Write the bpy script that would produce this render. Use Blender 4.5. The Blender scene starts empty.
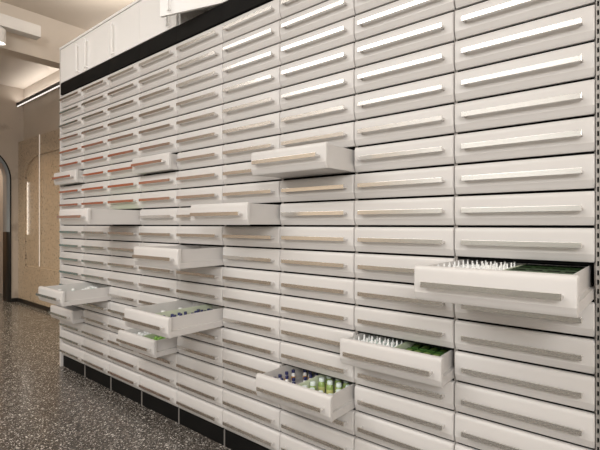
import bpy, bmesh, math, random
from mathutils import Vector, Matrix
random.seed(7)
SC = bpy.context.scene
C = SC.collection
PI = math.pi

# ------------------------------------------------------------------ camera
A = math.radians(39.87)
P = 0.13                      # height of one drawer row
W = 0.5003                    # width of one drawer column
X0 = -4.686                   # left edge of the drawer wall
cam_d = bpy.data.cameras.new('camera')
cam = bpy.data.objects.new('camera', cam_d); C.objects.link(cam)
cam.location = (0, -14.098*P, 11.0615*P)
cam.rotation_euler = (PI/2, 0, A)
cam_d.sensor_width = 36; cam_d.lens = 435.776/600*36
cam_d.shift_y = -0.59/600
cam_d.clip_start = 0.02
SC.camera = cam

# ------------------------------------------------------------------ world, lights, exposure
wd = bpy.data.worlds.new('world'); SC.world = wd; wd.use_nodes = True
wd.node_tree.nodes['Background'].inputs[0].default_value = (1.0, 0.95, 0.9, 1)
wd.node_tree.nodes['Background'].inputs[1].default_value = 0.4

def area(name, loc, rot, sx, sy, power, col):
    l = bpy.data.lights.new(name, 'AREA'); l.shape = 'RECTANGLE'; l.size = sx; l.size_y = sy
    l.energy = power; l.color = col
    o = bpy.data.objects.new(name, l); C.objects.link(o); o.location = loc; o.rotation_euler = rot
    return o

def aim(loc, to):
    return (Vector(to)-Vector(loc)).to_track_quat('-Z', 'Y').to_euler()

XL0 = -71.2*P
WARM = (1.0, 0.97, 0.935)
L1 = (1.7, -4.4, 3.2)
area('window_light', L1, aim(L1, (-1.5, 0, 1.2)), 1.2, 1.0, 84, (1.0, 0.98, 0.96))
area('ceiling_light_panel', (-2.9, -3.25, 3.95), (0, 0, 0), 4.4, 1.9, 132, WARM)
area('ceiling_light_panel', (-2.9, -5.6, 3.95), (0, 0, 0), 4.4, 2.7, 62, WARM)
area('ceiling_light_panel', (-7.0, -6.0, 3.95), (0, 0, 0), 2.2, 1.6, 60, (1.0, 0.93, 0.83))  # added fill for the left of the room, clear of the handle reflections
area('front_fill_light', (-2.6, -7.5, 2.5), (PI/2, 0, 0), 3.6, 1.8, 21, (1.0, 0.98, 0.96))  # added unseen panel, brightens what the right-hand handles reflect
area('far_fill_light', (-7.2, -7.5, 1.9), (PI/2, 0, 0), 3.4, 3.0, 17, (1.0, 0.85, 0.68))  # added warm panel, lights the stone side and tints handle reflections tan
area('right_fill_light', (2.5, -3.6, 2.2), (0, PI/2, 0), 2.0, 2.8, 80, (1.0, 0.96, 0.91))  # added unseen panel to brighten the beam, lamp housing and end wall
area('ceiling_fill_light', (-3.9, .25, 3.30), (PI, 0, 0), 1.4, .4, 27, (1.0, 0.95, 0.88))  # added uplight, hidden above the cupboards, to brighten the ceiling
area('far_room_fill', (XL0-1.1, .4, 3.8), (0, 0, 0), 1.4, 1.4, 45, (1.0, 0.9, 0.78))  # added unseen lamp to brighten the ochre wall through the arch
sp = bpy.data.lights.new('stone_fill_spot', 'SPOT'); sp.energy = 330; sp.color = (1.0, 0.87, 0.68)  # added unseen spot to brighten the stone wall and nearby floor
sp.spot_size = math.radians(75); sp.spot_blend = 0.8; sp.shadow_soft_size = 0.12
spo = bpy.data.objects.new('stone_fill_spot', sp); C.objects.link(spo); spo.location = (-8.0, -2.6, 3.9)
spo.rotation_euler = aim((-8.0, -2.6, 3.9), (-7.7, .4, .1))
sp2 = bpy.data.lights.new('aisle_fill_spot', 'SPOT'); sp2.energy = 210; sp2.color = (1.0, 0.85, 0.64)  # added unseen spot to warm the floor at the left end
sp2.spot_size = math.radians(78); sp2.spot_blend = 0.9; sp2.shadow_soft_size = 0.15
spo2 = bpy.data.objects.new('aisle_fill_spot', sp2); C.objects.link(spo2); spo2.location = (-7.0, -0.5, 3.9)
SC.view_settings.view_transform = 'Standard'
SC.view_settings.look = 'None'
SC.view_settings.gamma = 1
SC.view_settings.use_curve_mapping = False
SC.view_settings.exposure = 0.06

# ------------------------------------------------------------------ materials
def mat(name, col, rough=0.5, metal=0.0, spec=0.5, coat=0.0, em=None, ems=0.0):
    m = bpy.data.materials.new(name); m.use_nodes = True
    b = m.node_tree.nodes['Principled BSDF']
    b.inputs['Base Color'].default_value = (*col, 1)
    b.inputs['Roughness'].default_value = rough
    b.inputs['Metallic'].default_value = metal
    b.inputs['Specular IOR Level'].default_value = spec
    b.inputs['Coat Weight'].default_value = coat
    if em:
        b.inputs['Emission Color'].default_value = (*em, 1)
        b.inputs['Emission Strength'].default_value = ems
    return m

def ramp(nt, stops, interp='LINEAR'):
    r = nt.nodes.new('ShaderNodeValToRGB'); r.color_ramp.interpolation = interp
    e = r.color_ramp.elements
    while len(e) < len(stops): e.new(0.5)
    for k, (pos, c) in enumerate(stops):
        e[k].position = pos; e[k].color = (*c, 1)
    return r

def noisy(name, c1, c2, scale=3, rough=0.6, spec=0.4, detail=4, lo=0.35, hi=0.7, bump=0.0):
    m = mat(name, c1, rough, spec=spec); nt = m.node_tree; b = nt.nodes['Principled BSDF']
    tc = nt.nodes.new('ShaderNodeTexCoord'); n = nt.nodes.new('ShaderNodeTexNoise')
    n.inputs['Scale'].default_value = scale; n.inputs['Detail'].default_value = detail
    nt.links.new(tc.outputs['Object'], n.inputs['Vector'])
    r = ramp(nt, [(lo, c1), (hi, c2)])
    nt.links.new(n.outputs['Fac'], r.inputs[0]); nt.links.new(r.outputs[0], b.inputs['Base Color'])
    if bump:
        bp = nt.nodes.new('ShaderNodeBump'); bp.inputs['Strength'].default_value = bump; bp.inputs['Distance'].default_value = 0.002
        nt.links.new(n.outputs['Fac'], bp.inputs['Height']); nt.links.new(bp.outputs[0], b.inputs['Normal'])
    return m

def terrazzo(name, base, chips, scale, rough, dens, spec=0.5):
    """stone chips of random tone set in a ground of one tone; two chip sizes"""
    m = mat(name, base, rough, spec=spec); nt = m.node_tree; b = nt.nodes['Principled BSDF']
    tc = nt.nodes.new('ShaderNodeTexCoord')
    prev = None
    for k, (sc, thr) in enumerate(((scale, dens), (scale*1.9, dens*0.92))):
        v = nt.nodes.new('ShaderNodeTexVoronoi'); v.inputs['Scale'].default_value = sc
        nt.links.new(tc.outputs['Object'], v.inputs['Vector'])
        sep = nt.nodes.new('ShaderNodeSeparateColor'); nt.links.new(v.outputs['Color'], sep.inputs[0])
        cr = ramp(nt, chips, 'CONSTANT'); nt.links.new(sep.outputs[0], cr.inputs[0])
        lt = nt.nodes.new('ShaderNodeMath'); lt.operation = 'LESS_THAN'; lt.inputs[1].default_value = thr
        nt.links.new(sep.outputs[1], lt.inputs[0])
        ds = nt.nodes.new('ShaderNodeMath'); ds.operation = 'LESS_THAN'; ds.inputs[1].default_value = 0.47
        nt.links.new(v.outputs['Distance'], ds.inputs[0])
        mu = nt.nodes.new('ShaderNodeMath'); mu.operation = 'MULTIPLY'
        nt.links.new(lt.outputs[0], mu.inputs[0]); nt.links.new(ds.outputs[0], mu.inputs[1])
        mx = nt.nodes.new('ShaderNodeMix'); mx.data_type = 'RGBA'
        nt.links.new(mu.outputs[0], mx.inputs[0])
        if prev is None: mx.inputs[6].default_value = (*base, 1)
        else: nt.links.new(prev.outputs[2], mx.inputs[6])
        nt.links.new(cr.outputs[0], mx.inputs[7]); prev = mx
    nt.links.new(prev.outputs[2], b.inputs['Base Color'])
    return m

M = dict(
    front=mat('drawer_white', (0.65, 0.632, 0.616), 0.33, spec=0.45),
    upper=mat('upper_white', (0.93, 0.925, 0.915), 0.4, spec=0.4),
    black=noisy('black_laminate', (0.006, 0.006, 0.006), (0.009, 0.0087, 0.008), 6, 0.6, 0.1),
    dark=mat('dark_interior', (0.006, 0.006, 0.006), 0.8, spec=0.05),
    grey=mat('grey_interior', (0.16, 0.155, 0.15), 0.6),
    steel=mat('brushed_steel', (0.74, 0.72, 0.69), 0.25, 1.0),
    cap=mat('handle_post', (0.62, 0.60, 0.58), 0.3),
    upright=mat('upright_grey', (0.36, 0.34, 0.32), 0.45, 0.3),
    floor=terrazzo('terrazzo_floor', (0.058, 0.052, 0.046), [(0.0, (0.15, 0.13, 0.115)), (0.3, (0.36, 0.33, 0.30)), (0.5, (0.09, 0.08, 0.07)), (0.66, (0.19, 0.165, 0.14)), (0.88, (0.72, 0.68, 0.62))], 70, 0.20, 0.66),
    stone=terrazzo('terrazzo_panel', (0.43, 0.345, 0.255), [(0.0, (0.11, 0.085, 0.06)), (0.25, (0.36, 0.27, 0.18)), (0.6, (0.5, 0.40, 0.29)), (0.9, (0.2, 0.15, 0.11))], 36, 0.30, 0.30),
    plaster=noisy('plaster', (0.50, 0.44, 0.375), (0.54, 0.475, 0.41), 1.2, 0.8, 0.2),
    stained=noisy('stained_plaster', (0.50, 0.435, 0.37), (0.24, 0.20, 0.16), 3.2, 0.75, 0.2, 6, 0.58, 0.85),
    ceil=noisy('ceiling_paint', (0.62, 0.555, 0.485), (0.65, 0.585, 0.515), 0.8, 0.85, 0.2),
    base=mat('baseboard_black', (0.01, 0.009, 0.008), 0.35),
    frame=mat('frame_black', (0.006, 0.006, 0.006), 0.35),
    jamb=noisy('jamb_grey', (0.24, 0.26, 0.28), (0.30, 0.32, 0.335), 2, 0.4, 0.4),
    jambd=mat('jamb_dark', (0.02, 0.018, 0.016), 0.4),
    ochre=noisy('ochre_wall', (0.50, 0.31, 0.17), (0.56, 0.36, 0.2), 1, 0.7, 0.3),
    tan=noisy('tan_wall', (0.55, 0.44, 0.31), (0.60, 0.48, 0.345), 1, 0.6, 0.3),
    greyw=noisy('grey_green_wall', (0.50, 0.51, 0.47), (0.55, 0.56, 0.52), 1, 0.7, 0.3),
    orange=noisy('orange_wall_cover', (0.90, 0.19, 0.045), (0.78, 0.15, 0.04), 4, 0.7, 0.2),
    teal=noisy('teal_wall_cover', (0.02, 0.36, 0.43), (0.015, 0.30, 0.37), 4, 0.7, 0.2),
    led=mat('led_diffuser', (0.9, 0.88, 0.85), 0.4, em=(1.0, 0.95, 0.9), ems=.95),
    strip=mat('light_strip', (0.85, 0.8, 0.74), 0.4, em=(1.0, 0.93, 0.84), ems=0.2),
    divider=mat('green_bounce_divider', (0.66, 0.72, 0.56), 0.4),  # green bounce from the contents painted into the divider colour
    whitep=mat('white_plastic', (0.85, 0.86, 0.85), 0.35),
    mint=mat('mint_plastic', (0.62, 0.75, 0.68), 0.35),
    dgreen=noisy('shaded_green_carton', (0.012, 0.035, 0.008), (0.04, 0.11, 0.02), 50, 0.5, 0.3, 3, 0.45, 0.65),  # carton green, darkened to paint in the shade inside the drawer
    mintcap=mat('pale_cap', (0.70, 0.80, 0.76), 0.3),
    green=noisy('dark_green_carton', (0.035, 0.10, 0.02), (0.10, 0.24, 0.05), 60, 0.45, 0.4, 3, 0.4, 0.6),
    lime=mat('lime_plastic', (0.30, 0.56, 0.12), 0.35),
    glass=mat('green_bottle', (0.30, 0.42, 0.13), 0.2),
    label=mat('yellow_label', (0.55, 0.55, 0.22), 0.5),
    navy=mat('navy_plastic', (0.015, 0.02, 0.10), 0.35),
    amber=mat('orange_label', (0.75, 0.38, 0.06), 0.5),
    glow=mat('bulb', (1, 1, 1), 0.4, em=(1.0, 0.97, 0.9), ems=4.0),
)

# ------------------------------------------------------------------ mesh helpers
def box(bm, x0, x1, y0, y1, z0, z1, mi=0, bev=0.0):
    r = bmesh.ops.create_cube(bm, size=1)
    vs = r['verts']
    for v in vs:
        v.co = Vector(((x0+x1)/2+v.co.x*(x1-x0), (y0+y1)/2+v.co.y*(y1-y0), (z0+z1)/2+v.co.z*(z1-z0)))
    fs = {f for v in vs for f in v.link_faces}
    for f in fs: f.material_index = mi
    if bev:
        es = {e for v in vs for e in v.link_edges}
        rr = bmesh.ops.bevel(bm, geom=list(es), offset=bev, segments=2, affect='EDGES', profile=0.6)
        for f in rr['faces']: f.material_index = mi

def lathe(bm, prof, cx=0, cy=0, n=16, mats=None, axis_z=0):
    """prof: list of (radius, z); mats: material index per segment"""
    rings = []
    for r, z in prof:
        if r < 1e-6: rings.append([bm.verts.new((cx, cy, z+axis_z))])
        else: rings.append([bm.verts.new((cx+r*math.cos(2*PI*k/n), cy+r*math.sin(2*PI*k/n), z+axis_z)) for k in range(n)])
    for i in range(len(rings)-1):
        a, b = rings[i], rings[i+1]
        for k in range(n):
            k2 = (k+1) % n
            if len(a) == 1 and len(b) == 1: continue
            if len(a) == 1: f = bm.faces.new((a[0], b[k2], b[k]))
            elif len(b) == 1: f = bm.faces.new((a[k], a[k2], b[0]))
            else: f = bm.faces.new((a[k], a[k2], b[k2], b[k]))
            f.material_index = mats[i] if mats else 0

def mesh(name, bm, mats, smooth=None):
    bmesh.ops.recalc_face_normals(bm, faces=bm.faces[:])
    me = bpy.data.meshes.new(name); bm.to_mesh(me); bm.free()
    for m in mats: me.materials.append(m)
    if smooth is not None:
        me.shade_smooth()
        me.set_sharp_from_angle(angle=math.radians(smooth))
    return me

def obj(name, me, parent=None, loc=(0, 0, 0)):
    o = bpy.data.objects.new(name, me); C.objects.link(o); o.location = loc
    if parent: o.parent = parent
    return o

def thing(name, label, cat, loc=(0, 0, 0), group=None):
    o = bpy.data.objects.new(name, None); C.objects.link(o); o.location = loc
    o.empty_display_size = 0.1
    o['label'] = label; o['category'] = cat
    if group: o['group'] = group
    return o

def tag(o, label, cat, group=None):
    o['label'] = label; o['category'] = cat
    if group: o['group'] = group
    return o

def struct(name, boxes, mats, bev=0.0, smooth=None):
    bm = bmesh.new()
    for b in boxes: box(bm, *b[:6], mi=(b[6] if len(b) > 6 else 0), bev=bev)
    o = obj(name, mesh(name, bm, mats, smooth)); o['kind'] = 'structure'
    return o

# ------------------------------------------------------------------ room shell
XL = -71.2*P                  # face of the far end wall
YB = 8.7*P                    # face of the wall behind the cabinets
ZC = 30.65*P                  # ceiling height
XR = 2.6; YF = -7.6
struct('floor', [(XL-2.2, XR+.1, YF-.1, YB+.3, -.1, 0)], [M['floor']])
struct('ceiling', [(XL-2.2, XR+.1, YF-.1, YB+.3, ZC, ZC+.1)], [M['ceil']])
struct('wall_back', [(XL-2.2, XR+.1, YB, YB+.15, 0, ZC)], [M['plaster']])
struct('wall_right', [(XR, XR+.1, YF, YB, 0, ZC)], [M['tan']])
struct('wall_front', [(XL, -5.0, YF-.1, YF, 0, ZC, 0), (-5.0, XR, YF-.1, YF, 0, ZC, 1)], [M['tan'], M['greyw']])
# ceiling beam running away from the cabinets
struct('trim_1', [(-46.4*P, -44.7*P, YF, YB, 26.6*P, ZC)], [M['ceil']])

# end wall with the arched opening
def arch_pts(y0, y1, zs, n=24, z0=0.0):
    r = (y1-y0)/2; c = (y0+y1)/2
    pts = [(y1, z0)]
    for k in range(n+1):
        t = PI*k/n
        pts.append((c+r*math.cos(t), zs+r*math.sin(t)))
    pts.append((y0, z0))
    return pts
AY1 = 6.94*P; AR = 4.64*P; AY0 = AY1-2*AR; AZ = 17.4*P
def end_wall():
    bm = bmesh.new()
    top = ZC; th = 2.8*P
    ap = arch_pts(AY0, AY1, AZ)
    for x in (XL, XL-th):
        a = [bm.verts.new((x, y, z)) for y, z in ap]
        # outer boundary matching the arch points
        o = []
        for k, (y, z) in enumerate(ap):
            t = k/(len(ap)-1)
            if k == 0: q = (YB, 0)
            elif k == len(ap)-1: q = (YF, 0)
            else:
                tt = (k-1)/(len(ap)-3)
                q = (YB+(YF-YB)*tt, top)
            o.append(bm.verts.new((x, *q)))
        for k in range(len(ap)-1):
            bm.faces.new((a[k], a[k+1], o[k+1], o[k]))
        if x == XL: fa = a
        else: ba = a
    w = mesh('wall_left', bm, [M['stained']])
    ow = obj('wall_left', w); ow['kind'] = 'structure'
    # jamb lining of the opening: grey above, dark below
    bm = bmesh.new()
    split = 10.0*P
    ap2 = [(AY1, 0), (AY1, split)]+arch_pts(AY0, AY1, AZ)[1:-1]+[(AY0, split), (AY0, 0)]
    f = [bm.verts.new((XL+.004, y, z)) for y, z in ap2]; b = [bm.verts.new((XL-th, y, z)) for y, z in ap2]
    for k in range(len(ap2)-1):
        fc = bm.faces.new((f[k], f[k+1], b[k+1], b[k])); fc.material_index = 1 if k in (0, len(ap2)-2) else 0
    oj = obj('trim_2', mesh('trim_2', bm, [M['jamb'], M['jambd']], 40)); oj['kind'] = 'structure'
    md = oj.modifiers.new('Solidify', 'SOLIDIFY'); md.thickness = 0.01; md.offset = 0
    # black frame around it
    bm = bmesh.new()
    n = len(ap)
    ring = []
    for (off, x) in ((0.0, XL), (0.0, XL+.012), (-.022, XL+.012), (-.022, XL)):
        rr = arch_pts(AY0+off, AY1-off, AZ)
        # inner edge at off=0 is pushed in by 1 cm
        ring.append([bm.verts.new((x, y, z)) for y, z in rr])
    for i in range(4):
        a, b2 = ring[i], ring[(i+1) % 4]
        for k in range(n-1): bm.faces.new((a[k], a[k+1], b2[k+1], b2[k]))
    for k in (0, n-1): bm.faces.new([ring[i][k] for i in range(4)])
    of = obj('trim_3', mesh('trim_3', bm, [M['frame']], 40)); of['kind'] = 'structure'
end_wall()
# room beyond the opening
struct('wall_beyond', [(XL-2.2, XL-2.1, YF, YB, 0, ZC)], [M['ochre']])
# baseboards
struct('baseboard_left', [(XL, XL+.02, AY1+.022, YB-.0, 0, .55*P), (XL, XL+.02, YF, AY0-.022, 0, .55*P)], [M['base']])
struct('baseboard_beyond', [(XL-2.1, XL-2.08, YF, YB, 0, .55*P)], [M['base']])

# painted fields on the end wall, out of frame, mirrored in the drawer handles
struct('trim_4', [(XL, XL+.02, -31*P, -13.6*P, 13.0*P, 24.5*P)], [M['orange']])
struct('trim_5', [(XL, XL+.012, -17.2*P, -11.5*P, 0.6*P, 30*P)], [M['teal']])

# terrazzo wall panel with the shallow arched niche
PY = 8.0*P
def stone_panel():
    xa, xb = XL, X0+.6
    nl, nr, nb, nt, rad, dep = -68.6*P, -46*P, 5.3*P, 20.3*P, 4.2*P, .2*P
    bm = bmesh.new()
    pts = []
    for k in range(13):
        t = PI-(PI/2)*k/12
        pts.append((nl+rad+rad*1.25*math.cos(t)+rad*.25, nt-rad*.7+rad*.7*math.sin(t)))
    pts += [(nr-rad+rad*math.sin(PI/2*k/12), nt-rad*.7+rad*.7*math.cos(PI/2*k/12)) for k in range(13)]
    pts += [(nr, nb), (nl, nb)]
    n = len(pts)
    cx, cz = (nl+nr)/2, (nb+nt)/2
    z1 = 22.85*P
    def outer(p):
        # project from the centre onto the panel's border
        dx, dz = p[0]-cx, p[1]-cz
        t = 1e9
        if dx > 1e-9: t = min(t, (xb-cx)/dx)
        if dx < -1e-9: t = min(t, (xa-cx)/dx)
        if dz > 1e-9: t = min(t, (z1-cz)/dz)
        if dz < -1e-9: t = min(t, (0-cz)/dz)
        return (cx+dx*t, cz+dz*t)
    inn = [bm.verts.new((x, PY, z)) for x, z in pts]
    bk = [bm.verts.new((x, PY+dep, z)) for x, z in pts]
    out = [bm.verts.new((*(lambda q: (q[0], PY, q[1]))(outer(p)),)) for p in pts]
    for k in range(n):
        j = (k+1) % n
        bm.faces.new((inn[k], inn[j], bk[j], bk[k]))
        bm.faces.new((inn[k], inn[j], out[j], out[k]))
    bm.faces.new(bk)
    # corners cut off by straight chords
    for cxn, czn in ((xa, z1), (xb, z1), (xb, 0), (xa, 0)):
        best = None
        for k in range(n):
            j = (k+1) % n; a, b = out[k].co, out[j].co
            if abs(a.x-b.x) > 1e-6 and abs(a.z-b.z) > 1e-6 and min(abs(a.x-cxn), abs(b.x-cxn)) < 1e-6 and min(abs(a.z-czn), abs(b.z-czn)) < 1e-6:
                best = (k, j)
        if best:
            v = bm.verts.new((cxn, PY, czn)); bm.faces.new((out[best[0]], out[best[1]], v))
    # top and body edge
    box(bm, xa, xb, PY+.0005, YB, z1-.01, z1)
    o = obj('wall_panel', mesh('wall_panel', bm, [M['stone']])); o['kind'] = 'structure'
    struct('baseboard_back', [(XL+.02, xb, PY-.02, PY, 0, .55*P)], [M['base']])
    # added lamp at the niche's left side, imitating a window reflection on the stone
    area('niche_reflection_fill', (nl+.012, PY+dep*.35, 13.3*P), (0, -PI/2, 0), 7.4*P, .02, .25, (1.0, 0.92, 0.82))
stone_panel()

# vertical light line on the stone
bm = bmesh.new(); box(bm, -.005, .005, -.012, 0, 0, 17.4*P, 0, .001)
xl = 57.4*P*(-.6411+(39.5-300)/435.776*.7675)
tag(obj('linear_light', mesh('linear_light', bm, [M['strip']]), None, (xl, PY, 5.5*P)),
    'slim vertical light line on the speckled tan stone wall', 'light')

# black light track high on the back wall
t = thing('light_track', 'black light track with white glowing edge high above the stone wall', 'light', (XL, 7.9*P, 28.0*P))
bm = bmesh.new(); box(bm, 0, 4.2, -.02, .03, 0, .055, 0, .003); obj('track', mesh('track', bm, [M['frame']]), t)
bm = bmesh.new(); box(bm, .03, 4.2, -.016, -.004, -.018, -.001, 0, .003); obj('diffuser', mesh('diffuser', bm, [M['led']]), t)
area('track_uplight', (XL+2.0, 7.9*P+.01, 28.0*P+.075), (PI, 0, 0), 3.9, .04, 8, (1.0, 0.95, 0.9))

# hanging beam lamp with its cylinder spot
t = thing('hanging_lamp_beam', 'boxy off-white beam lamp hanging below the ceiling at top left', 'lamp', (-42.0*P, 0.7*P, 27.5*P))
bm = bmesh.new(); box(bm, -1.0*P, 0, -4.0, 0, 0, 1.0*P, 0, .004); obj('housing', mesh('housing', bm, [M['cap']], 30), t)
for yy in (-1.9, -3.4):
    bm = bmesh.new(); lathe(bm, [(.008, 1.0*P-.002), (.008, ZC-27.5*P)], -.5*P, yy, 10); obj('rod', mesh('rod', bm, [M['frame']]), t)
t2 = thing('spotlight', 'small white cylinder spotlight under the hanging beam lamp', 'lamp', (-42.5*P, -.294, 27.5*P))
bm = bmesh.new(); lathe(bm, [(.0, 0), (.03, 0), (.03, -.02), (.055, -.02), (.058, -.028), (.058, -.17), (.052, -.175), (.05, -.16), (0, -.16)], n=28)
obj('body', mesh('body', bm, [M['cap']], 40), t2)
bm = bmesh.new(); lathe(bm, [(0, -.168), (.048, -.168), (.048, -.161), (0, -.161)], n=28)
obj('lens', mesh('lens', bm, [M['glow']], 40), t2)

# ------------------------------------------------------------------ drawer meshes
PR = P*1.0109; EYE = 11.0615*P
def zrow(r): return EYE-(r+0.0615)*PR   # height of the line above row r
FH = 0.1214; TH = 0.024; GX = 0.0022
def drawer_front_rings():
    prof = [(TH, 0.0), (.013, 0.0), (.0100, .003), (.0058, .015), (0, .0285), (0, .036), (0, .098), (.0006, .106), (.0022, .113), (.0052, .1177), (.0095, .1207), (.014, FH), (TH, FH)]
    rings = []
    L = GX; R = W-GX
    for dx, dy, dz in ((0, .008, .0035), (.0008, .0045, .0016), (.0022, .0018, .0005), (.0042, .0004, 0), (.0065, 0, 0)):
        rings.append((dx, dy, dz))
    xs = [(L+a, b, c) for a, b, c in rings]+[(R-a, b, c) for a, b, c in rings[::-1]]
    out = []
    for x, dy, dz in xs:
        ring = []
        for y, z in prof:
            yy = min(TH, y+dy); zz = z + (dz*2.0 if z < .02 else dz)*(1-2*z/FH)
            ring.append((x, yy, zz))
        out.append(ring)
    return out
DEP = 0.52
def drawer_mesh(kind):
    bm = bmesh.new()
    rs = [[bm.verts.new(c) for c in r] for r in drawer_front_rings()]
    for a, b in zip(rs, rs[1:]):
        for k in range(len(a)):
            j = (k+1) % len(a); bm.faces.new((a[k], a[j], b[j], b[k]))
    bm.faces.new(rs[0]); bm.faces.new(rs[-1][::-1])
    s = .022; t = .003; top = .1165
    # box: sides, back, bottom, side runner ledges
    box(bm, s, s+t, TH-.001, DEP, .012, top); box(bm, W-s-t, W-s, TH-.001, DEP, .012, top)
    box(bm, s+t, W-s-t, DEP-t, DEP, .012, top-.01)
    box(bm, s-.014, W-s+.014, TH-.001, DEP, .0025, .012)
    for x0, x1 in ((s-.016, s), (W-s, W-s+.016)):
        box(bm, x0, x1, TH, DEP, .034, .039)
        box(bm, (x0 if x0 < s-.001 else x1-.002), (x0+.002 if x0 < s-.001 else x1), TH, DEP, .0030, .034)
    me = mesh('drawer', bm, [M['front']], 32)
    for e in me.edges:      # crisp crease above the receding lower band
        a, b = (me.vertices[k].co for k in e.vertices)
        if all(abs(p.z-.0285) < .0025 and p.y < .009 for p in (a, b)) and abs(a.x-b.x) > 1e-5: e.use_edge_sharp = True
    return me
DM = drawer_mesh('all')

def handle_mesh():
    bm = bmesh.new()
    z0, z1 = .0505, .0708
    box(bm, .043, W-.038, -.033, -.026, z0, z1, 0, .0008)
    for x0, x1 in ((.045, .053), (W-.045, W-.0372)):
        box(bm, x0, x1, -.0265, .001, z0+.002, z0+.013, 1, .0015)
    return mesh('handle', bm, [M['steel'], M['cap']])
HM = handle_mesh()

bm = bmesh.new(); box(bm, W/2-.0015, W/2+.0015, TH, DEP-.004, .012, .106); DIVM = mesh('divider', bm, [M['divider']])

def rowz(r): return zrow(r+1) + (PR-FH)/2   # bottom of the drawer front in row r

OPEN = {(8, 1): 2.92, (7, 4): .9, (6, 6): 1.4, (4, 1): 2.48, (4, 4): 2.98, (3, 6): 1.31, (1, 4): 2.86,
        (0, 6): .69, (2, -1): 3.04, (3, -4): .42, (5, -1): 1.83, (6, -3): 1.67, (0, -4): .44}
OPEN = {k: (v+.08)*P for k, v in OPEN.items()}
OPENLAB = {(8, 1): 'open drawer with white nozzle bottles', (7, 4): 'open drawer with bottles and green cartons',
           (6, 6): 'open drawer with vials and green bottles', (4, 1): 'open drawer seen almost edge-on', (4, 4): 'open drawer with navy-capped vials',
           (3, 6): 'open drawer with lime green packs', (1, 4): 'long pulled out drawer with white caps', (0, 6): 'slightly open drawer',
           (2, -1): 'pulled out drawer at eye height', (3, -4): 'slightly open drawer', (5, -1): 'open drawer at eye height',
           (6, -3): 'open drawer above eye height', (0, -4): 'slightly open drawer'}
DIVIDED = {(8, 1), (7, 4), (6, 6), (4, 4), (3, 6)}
CABLAB = ['leftmost drawer column of the white wall, beside the stone wall',
          'second white drawer column from the left, one long drawer open low down',
          'third white drawer column from the left, one drawer open at eye height',
          'fourth white drawer column from the left, two drawers slightly open',
          'fifth white drawer column, under the open top cupboard door',
          'middle white drawer column with one drawer open at eye height',
          'white drawer column with one open drawer above eye height and vials below',
          'second white drawer column from the right, bottles in one open drawer',
          'rightmost and largest white drawer column, wide drawer of nozzle bottles open']

# carcass shared by all columns: thin sides, back, black rails painting shade into the row gaps, black band above, plinth
DC = 1.0
ZT = 22*P
def carcass_mesh():
    bm = bmesh.new()
    e = .0006
    box(bm, e, .007, .026, DC, zrow(10), ZT, 0); box(bm, W-.007, W-e, .026, DC, zrow(10), ZT, 0)
    box(bm, .007, W-.007, DC-.01, DC, zrow(10), ZT, 1)
    for r in range(-10, 11):
        z = zrow(r)
        h = .007
        box(bm, .007, W-.007, .030, .07, z-h if r > -10 else z-.002, z+h if r > -10 else z+.0006, 1)
    return mesh('carcass', bm, [M['upright'], M['dark']])
CM = carcass_mesh()
bm = bmesh.new(); box(bm, .0007, W-.0007, -.002, .022, zrow(-10)+.003, 22*P-.001, 0, .0008); BANDM = mesh('band_panel', bm, [M['black']])
bm = bmesh.new(); box(bm, .008, W-.004, .022, .04, .001, zrow(10)-.008, 0); KM = mesh('kick_panel', bm, [M['black']])
bm = bmesh.new(); box(bm, .0006, .0056, .014, .0215, 0, zrow(10)-.002, 0); LM = mesh('plinth_leg', bm, [M['upright']])

for c in range(9):
    cab = thing('drawer_cabinet', CABLAB[c], 'cabinet', (X0+c*W, 0, 0), 'white drawer columns')
    obj('carcass', CM, cab)
    obj('band_panel', BANDM, cab)['label'] = 'black panel above the drawers'
    obj('kick_panel', KM, cab)['label'] = 'black kick panel'
    if c: obj('plinth_leg', LM, cab)
    for r in range(-10, 10):
        d = OPEN.get((c, r), 0)
        o = obj('drawer', DM, cab, (0, -d, rowz(r)))
        if d: o['label'] = OPENLAB[(c, r)]
        obj('handle', HM, o)
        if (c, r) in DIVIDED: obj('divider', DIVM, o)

# slotted upright at the right end, then a tall plain panel
def upright():
    bm = bmesh.new()
    x1 = .012; H = ZT
    box(bm, 0, x1, .012, .05, 0, H, 1)
    box(bm, 0, .0035, .004, .012, 0, H, 0); box(bm, .0095, x1, .004, .012, 0, H, 0)
    z = .01
    while z < H-.02:
        box(bm, .0035, .0095, .004, .012, z, z+.014, 0); z += P/4
    return mesh('slotted_upright', bm, [M['upright'], M['dark']])
tag(obj('slotted_upright', upright(), None, (X0+9*W, 0, 0)), 'narrow grey slotted upright at the right edge of the drawers', 'upright')
bm = bmesh.new(); box(bm, 0, .6, 0, DC, 0, 3.228, 0, .001)
tag(obj('tall_panel', mesh('tall_panel', bm, [M['front']]), None, (X0+9*W+.0125, 0, 0)), 'tall plain off-white panel right of the slotted upright', 'panel')
bm = bmesh.new(); box(bm, -.022, -.0005, -.002, DC, 0, 3.206, 0, .001)
tag(obj('side_panel', mesh('side_panel', bm, [M['front']]), None, (X0, 0, 0)), 'tall white side panel closing the left end of the drawer wall', 'panel')

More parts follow.
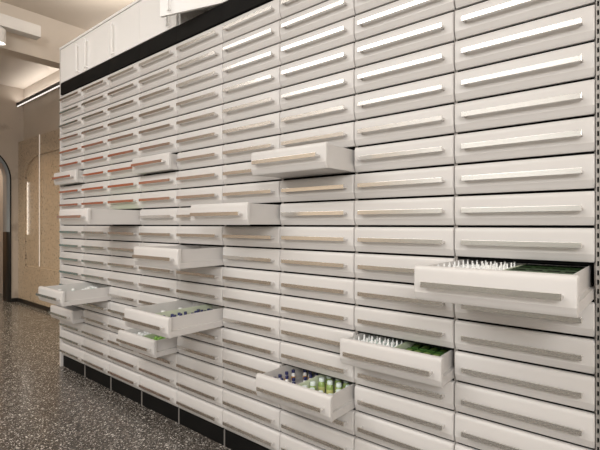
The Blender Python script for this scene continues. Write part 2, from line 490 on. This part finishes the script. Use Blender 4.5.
# ------------------------------------------------------------------ top cupboards
ZU0 = 22*P+.002; ZU1 = 3.206
def upper_body():
    bm = bmesh.new(); t = .016
    box(bm, .0006, t, .020, .6, ZU0, ZU1, 0); box(bm, W-t, W-.0006, .020, .6, ZU0, ZU1, 0)
    box(bm, t, W-t, .02, .59, ZU0, ZU0+.006, 1); box(bm, t, W-t, .02, .59, ZU1-.012, ZU1, 1)
    box(bm, t, W-t, .59, .6, ZU0, ZU1, 1)
    return mesh('body', bm, [M['upper'], M['grey']])
UB = upper_body()
bm = bmesh.new(); box(bm, -W+.003, -.0015, 0, .019, 0, ZU1-ZU0-.008, 0, .0012); DR = mesh('door', bm, [M['upper']])   # hinge at x=0, leaf to the left
bm = bmesh.new(); box(bm, .0015, W-.003, 0, .019, 0, ZU1-ZU0-.008, 0, .0012); DL = mesh('door', bm, [M['upper']])
def uh(x):
    bm = bmesh.new()
    box(bm, x-.006, x+.006, -.030, -.016, .015, .285, 0, .0015)
    for z in (.03, .27): box(bm, x-.004, x+.004, -.018, 0, z-.005, z+.005, 0)
    return mesh('handle', bm, [M['upper']])
HR, HL = uh(-W+.090), uh(W-.090)     # handle on the free edge of a right-hinged / left-hinged leaf
ULAB = ['leftmost white top cupboard, handle on its right edge', 'second white top cupboard from the left, handle on its left edge',
        'third white top cupboard from the left, handle on its left edge', 'white top cupboard left of the open one, handle on its right edge',
        'white top cupboard with its door standing open over grey inside', 'white top cupboard just right of the open one',
        'white top cupboard above the column with open vial drawer', 'white top cupboard, second from the right end', 'rightmost white top cupboard']
for c in range(9):
    u = thing('top_cupboard', ULAB[c], 'cupboard', (X0+c*W, 0, 0), 'white top cupboards')
    obj('body', UB, u)
    right_hinge = c in (1, 2, 4, 6, 8)
    if right_hinge:
        d = obj('door', DR, u, (W, 0, ZU0+.004)); obj('handle', HR, d)
        if c == 4: d.rotation_euler = (0, 0, math.radians(17.7)); d['label'] = 'open cupboard door'
    else:
        d = obj('door', DL, u, (0, 0, ZU0+.004)); obj('handle', HL, d)
bm = bmesh.new(); box(bm, -.022, 9*W, -.004, .62, 0, .022, 0, .001)
tag(obj('top_board', mesh('top_board', bm, [M['upper']]), None, (X0, 0, 3.2062)), 'long thin white board running along the top of the cupboards', 'board')

# ------------------------------------------------------------------ drawer contents
def m_nozzle():
    bm = bmesh.new()
    lathe(bm, [(0, 0), (.0155, 0), (.017, .003), (.017, .052), (.014, .060), (.010, .064), (.010, .068), (.0125, .068), (.0125, .074), (.0048, .084), (.0032, .103), (.0028, .104), (0, .104)], n=12,
          mats=[0, 0, 0, 0, 0, 0, 1, 1, 1, 1, 1, 1])
    return mesh('nozzle_bottle', bm, [M['mint'], M['whitep']], 35)
def m_dropper():
    bm = bmesh.new()
    lathe(bm, [(0, 0), (.0095, 0), (.0145, .003), (.0145, .062), (.011, .070), (.010, .072), (.0125, .0722), (.0125, .085), (.0036, .087), (.0028, .1050), (0, .1055)], n=12)
    return mesh('dropper_bottle', bm, [M['whitep']], 35)
def m_vial():
    bm = bmesh.new()
    lathe(bm, [(0, 0), (.011, 0), (.0115, .002), (.0115, .018), (.0117, .0185), (.0117, .040), (.0115, .0405), (.0115, .050), (.008, .057), (.008, .060), (.0098, .0602), (.0098, .074), (.0085, .076), (0, .076)], n=14,
          mats=[0, 0, 0, 0, 1, 1, 0, 0, 0, 2, 2, 2, 2])
    return mesh('vial', bm, [M['whitep'], M['amber'], M['navy']], 35)
def m_green():
    bm = bmesh.new()
    lathe(bm, [(0, 0), (.018, 0), (.0195, .003), (.0195, .012), (.0198, .0125), (.0198, .048), (.0195, .0485), (.0195, .056), (.0155, .068), (.012, .073), (.0145, .0732), (.0145, .088), (.0125, .091), (0, .091)], n=18,
          mats=[0, 0, 0, 0, 1, 1, 0, 0, 0, 2, 2, 2, 2])
    return mesh('green_bottle', bm, [M['glass'], M['label'], M['mintcap']], 35)
def m_jar(h, r, body, lid):
    bm = bmesh.new()
    lathe(bm, [(0, 0), (r, 0), (r, h*.72), (r*.9, h*.76), (r*1.04, h*.765), (r*1.04, h*.97), (r*.95, h), (0, h)], n=14, mats=[0, 0, 0, 1, 1, 1, 1])
    return mesh('jar', bm, [body, lid], 35)
def m_carton(w, d, h, m, lab):
    bm = bmesh.new()
    box(bm, -w/2, w/2, -d/2, d/2, 0, h, 0, .0008)
    box(bm, -w*.38, w*.38, -d*.2, d*.2, h-.0002, h+.0006, 1)
    box(bm, -w*.5-.0005, -w*.5+.001, -d*.3, d*.3, h*.3, h*.7, 1)
    return mesh('carton', bm, [m, lab])
NB, DB, VI, GB = m_nozzle(), m_dropper(), m_vial(), m_green()
JW = m_jar(.070, .014, M['mint'], M['whitep'])
JL = m_jar(.072, .0135, M['lime'], M['lime'])
CG = m_carton(.034, .075, .068, M['green'], M['glass'])
CGL = m_carton(.052, .092, .092, M['dgreen'], M['dark'])
CL = m_carton(.045, .09, .098, M['lime'], M['label'])

def fill(c, r, half, me, name, nx, ny, label, cat, group, y0=.045, y1=.46, jit=.0015, skip=0.0, tilt=0.0):
    """stand copies of one kind in one half of an open drawer"""
    bx = X0+c*W; by = -OPEN[(c, r)]; bz = rowz(r)+.0122
    if half == 'l': x0, x1 = .026, W/2-.004
    elif half == 'r': x0, x1 = W/2+.004, W-.026
    else: x0, x1 = .026, W-.026
    for j in range(ny):
        for i in range(nx):
            if random.random() < skip: continue
            x = x0+(i+.5)*(x1-x0)/nx+random.uniform(-jit, jit)
            y = y0+(j+.5)*(y1-y0)/ny+random.uniform(-jit, jit)
            o = obj(name, me, None, (bx+x, by+y, bz))
            o.rotation_euler = (0, 0, random.uniform(-tilt, tilt))
            tag(o, label, cat, group)

fill(8, 1, 'l', DB, 'dropper_bottle', 6, 8, 'small white dropper bottle in left half of the large open drawer at right', 'bottle', 'white dropper bottles in the large right drawer')
fill(8, 1, 'r', CGL, 'medicine_carton', 4, 5, 'dark green carton in right half of the large open drawer at right', 'carton', 'dark green cartons in the large right drawer', y0=.03, y1=.51, jit=.0008, tilt=.008)
fill(7, 4, 'l', NB, 'nozzle_bottle', 5, 5, 'white nozzle bottle in the open drawer below the large right one', 'bottle', 'nozzle bottles in the second right drawer', y0=.03, y1=.27)
fill(7, 4, 'r', CG, 'medicine_carton', 5, 3, 'green carton in the open drawer below the large right one', 'carton', 'green cartons in the second right drawer', y0=.03, y1=.30, tilt=.12)
fill(6, 6, 'l', VI, 'medicine_vial', 5, 6, 'small vial with navy cap and orange label in the lowest open drawer', 'vial', 'navy-capped vials in the lowest open drawer', y0=.03, y1=.33, jit=.006, skip=.3)
fill(6, 6, 'r', GB, 'green_bottle', 4, 4, 'green bottle with white cap in the lowest open drawer', 'bottle', 'green bottles in the lowest open drawer', y0=.03, y1=.33, jit=.005, skip=.04)
fill(4, 4, 'r', VI, 'medicine_vial', 6, 8, 'navy-capped vial in right half of the open drawer left of centre', 'vial', 'navy-capped vials in the drawer left of centre', jit=.005, skip=.25)
fill(4, 4, 'l', JW, 'medicine_jar', 4, 6, 'pale jar with white lid in left half of the open drawer left of centre', 'jar', 'pale jars in the drawer left of centre', skip=.6)
fill(3, 6, 'l', JW, 'medicine_jar', 5, 6, 'pale jar with white lid in the small low open drawer at left', 'jar', 'pale jars in the small low drawer', y0=.03, y1=.33)
fill(3, 6, 'r', JL, 'medicine_tub', 5, 6, 'lime green tub in the small low open drawer at left', 'tub', 'lime green tubs in the small low drawer', y0=.03, y1=.33)
fill(1, 4, 'a', JW, 'medicine_jar', 9, 9, 'pale jar with white lid in the farthest left long open drawer', 'jar', 'pale jars in the far left drawer', skip=.6)
fill(2, -1, 'a', CL, 'medicine_carton', 5, 4, 'lime green carton in the pulled out drawer at eye height at left', 'carton', 'lime green cartons in the eye height drawer')
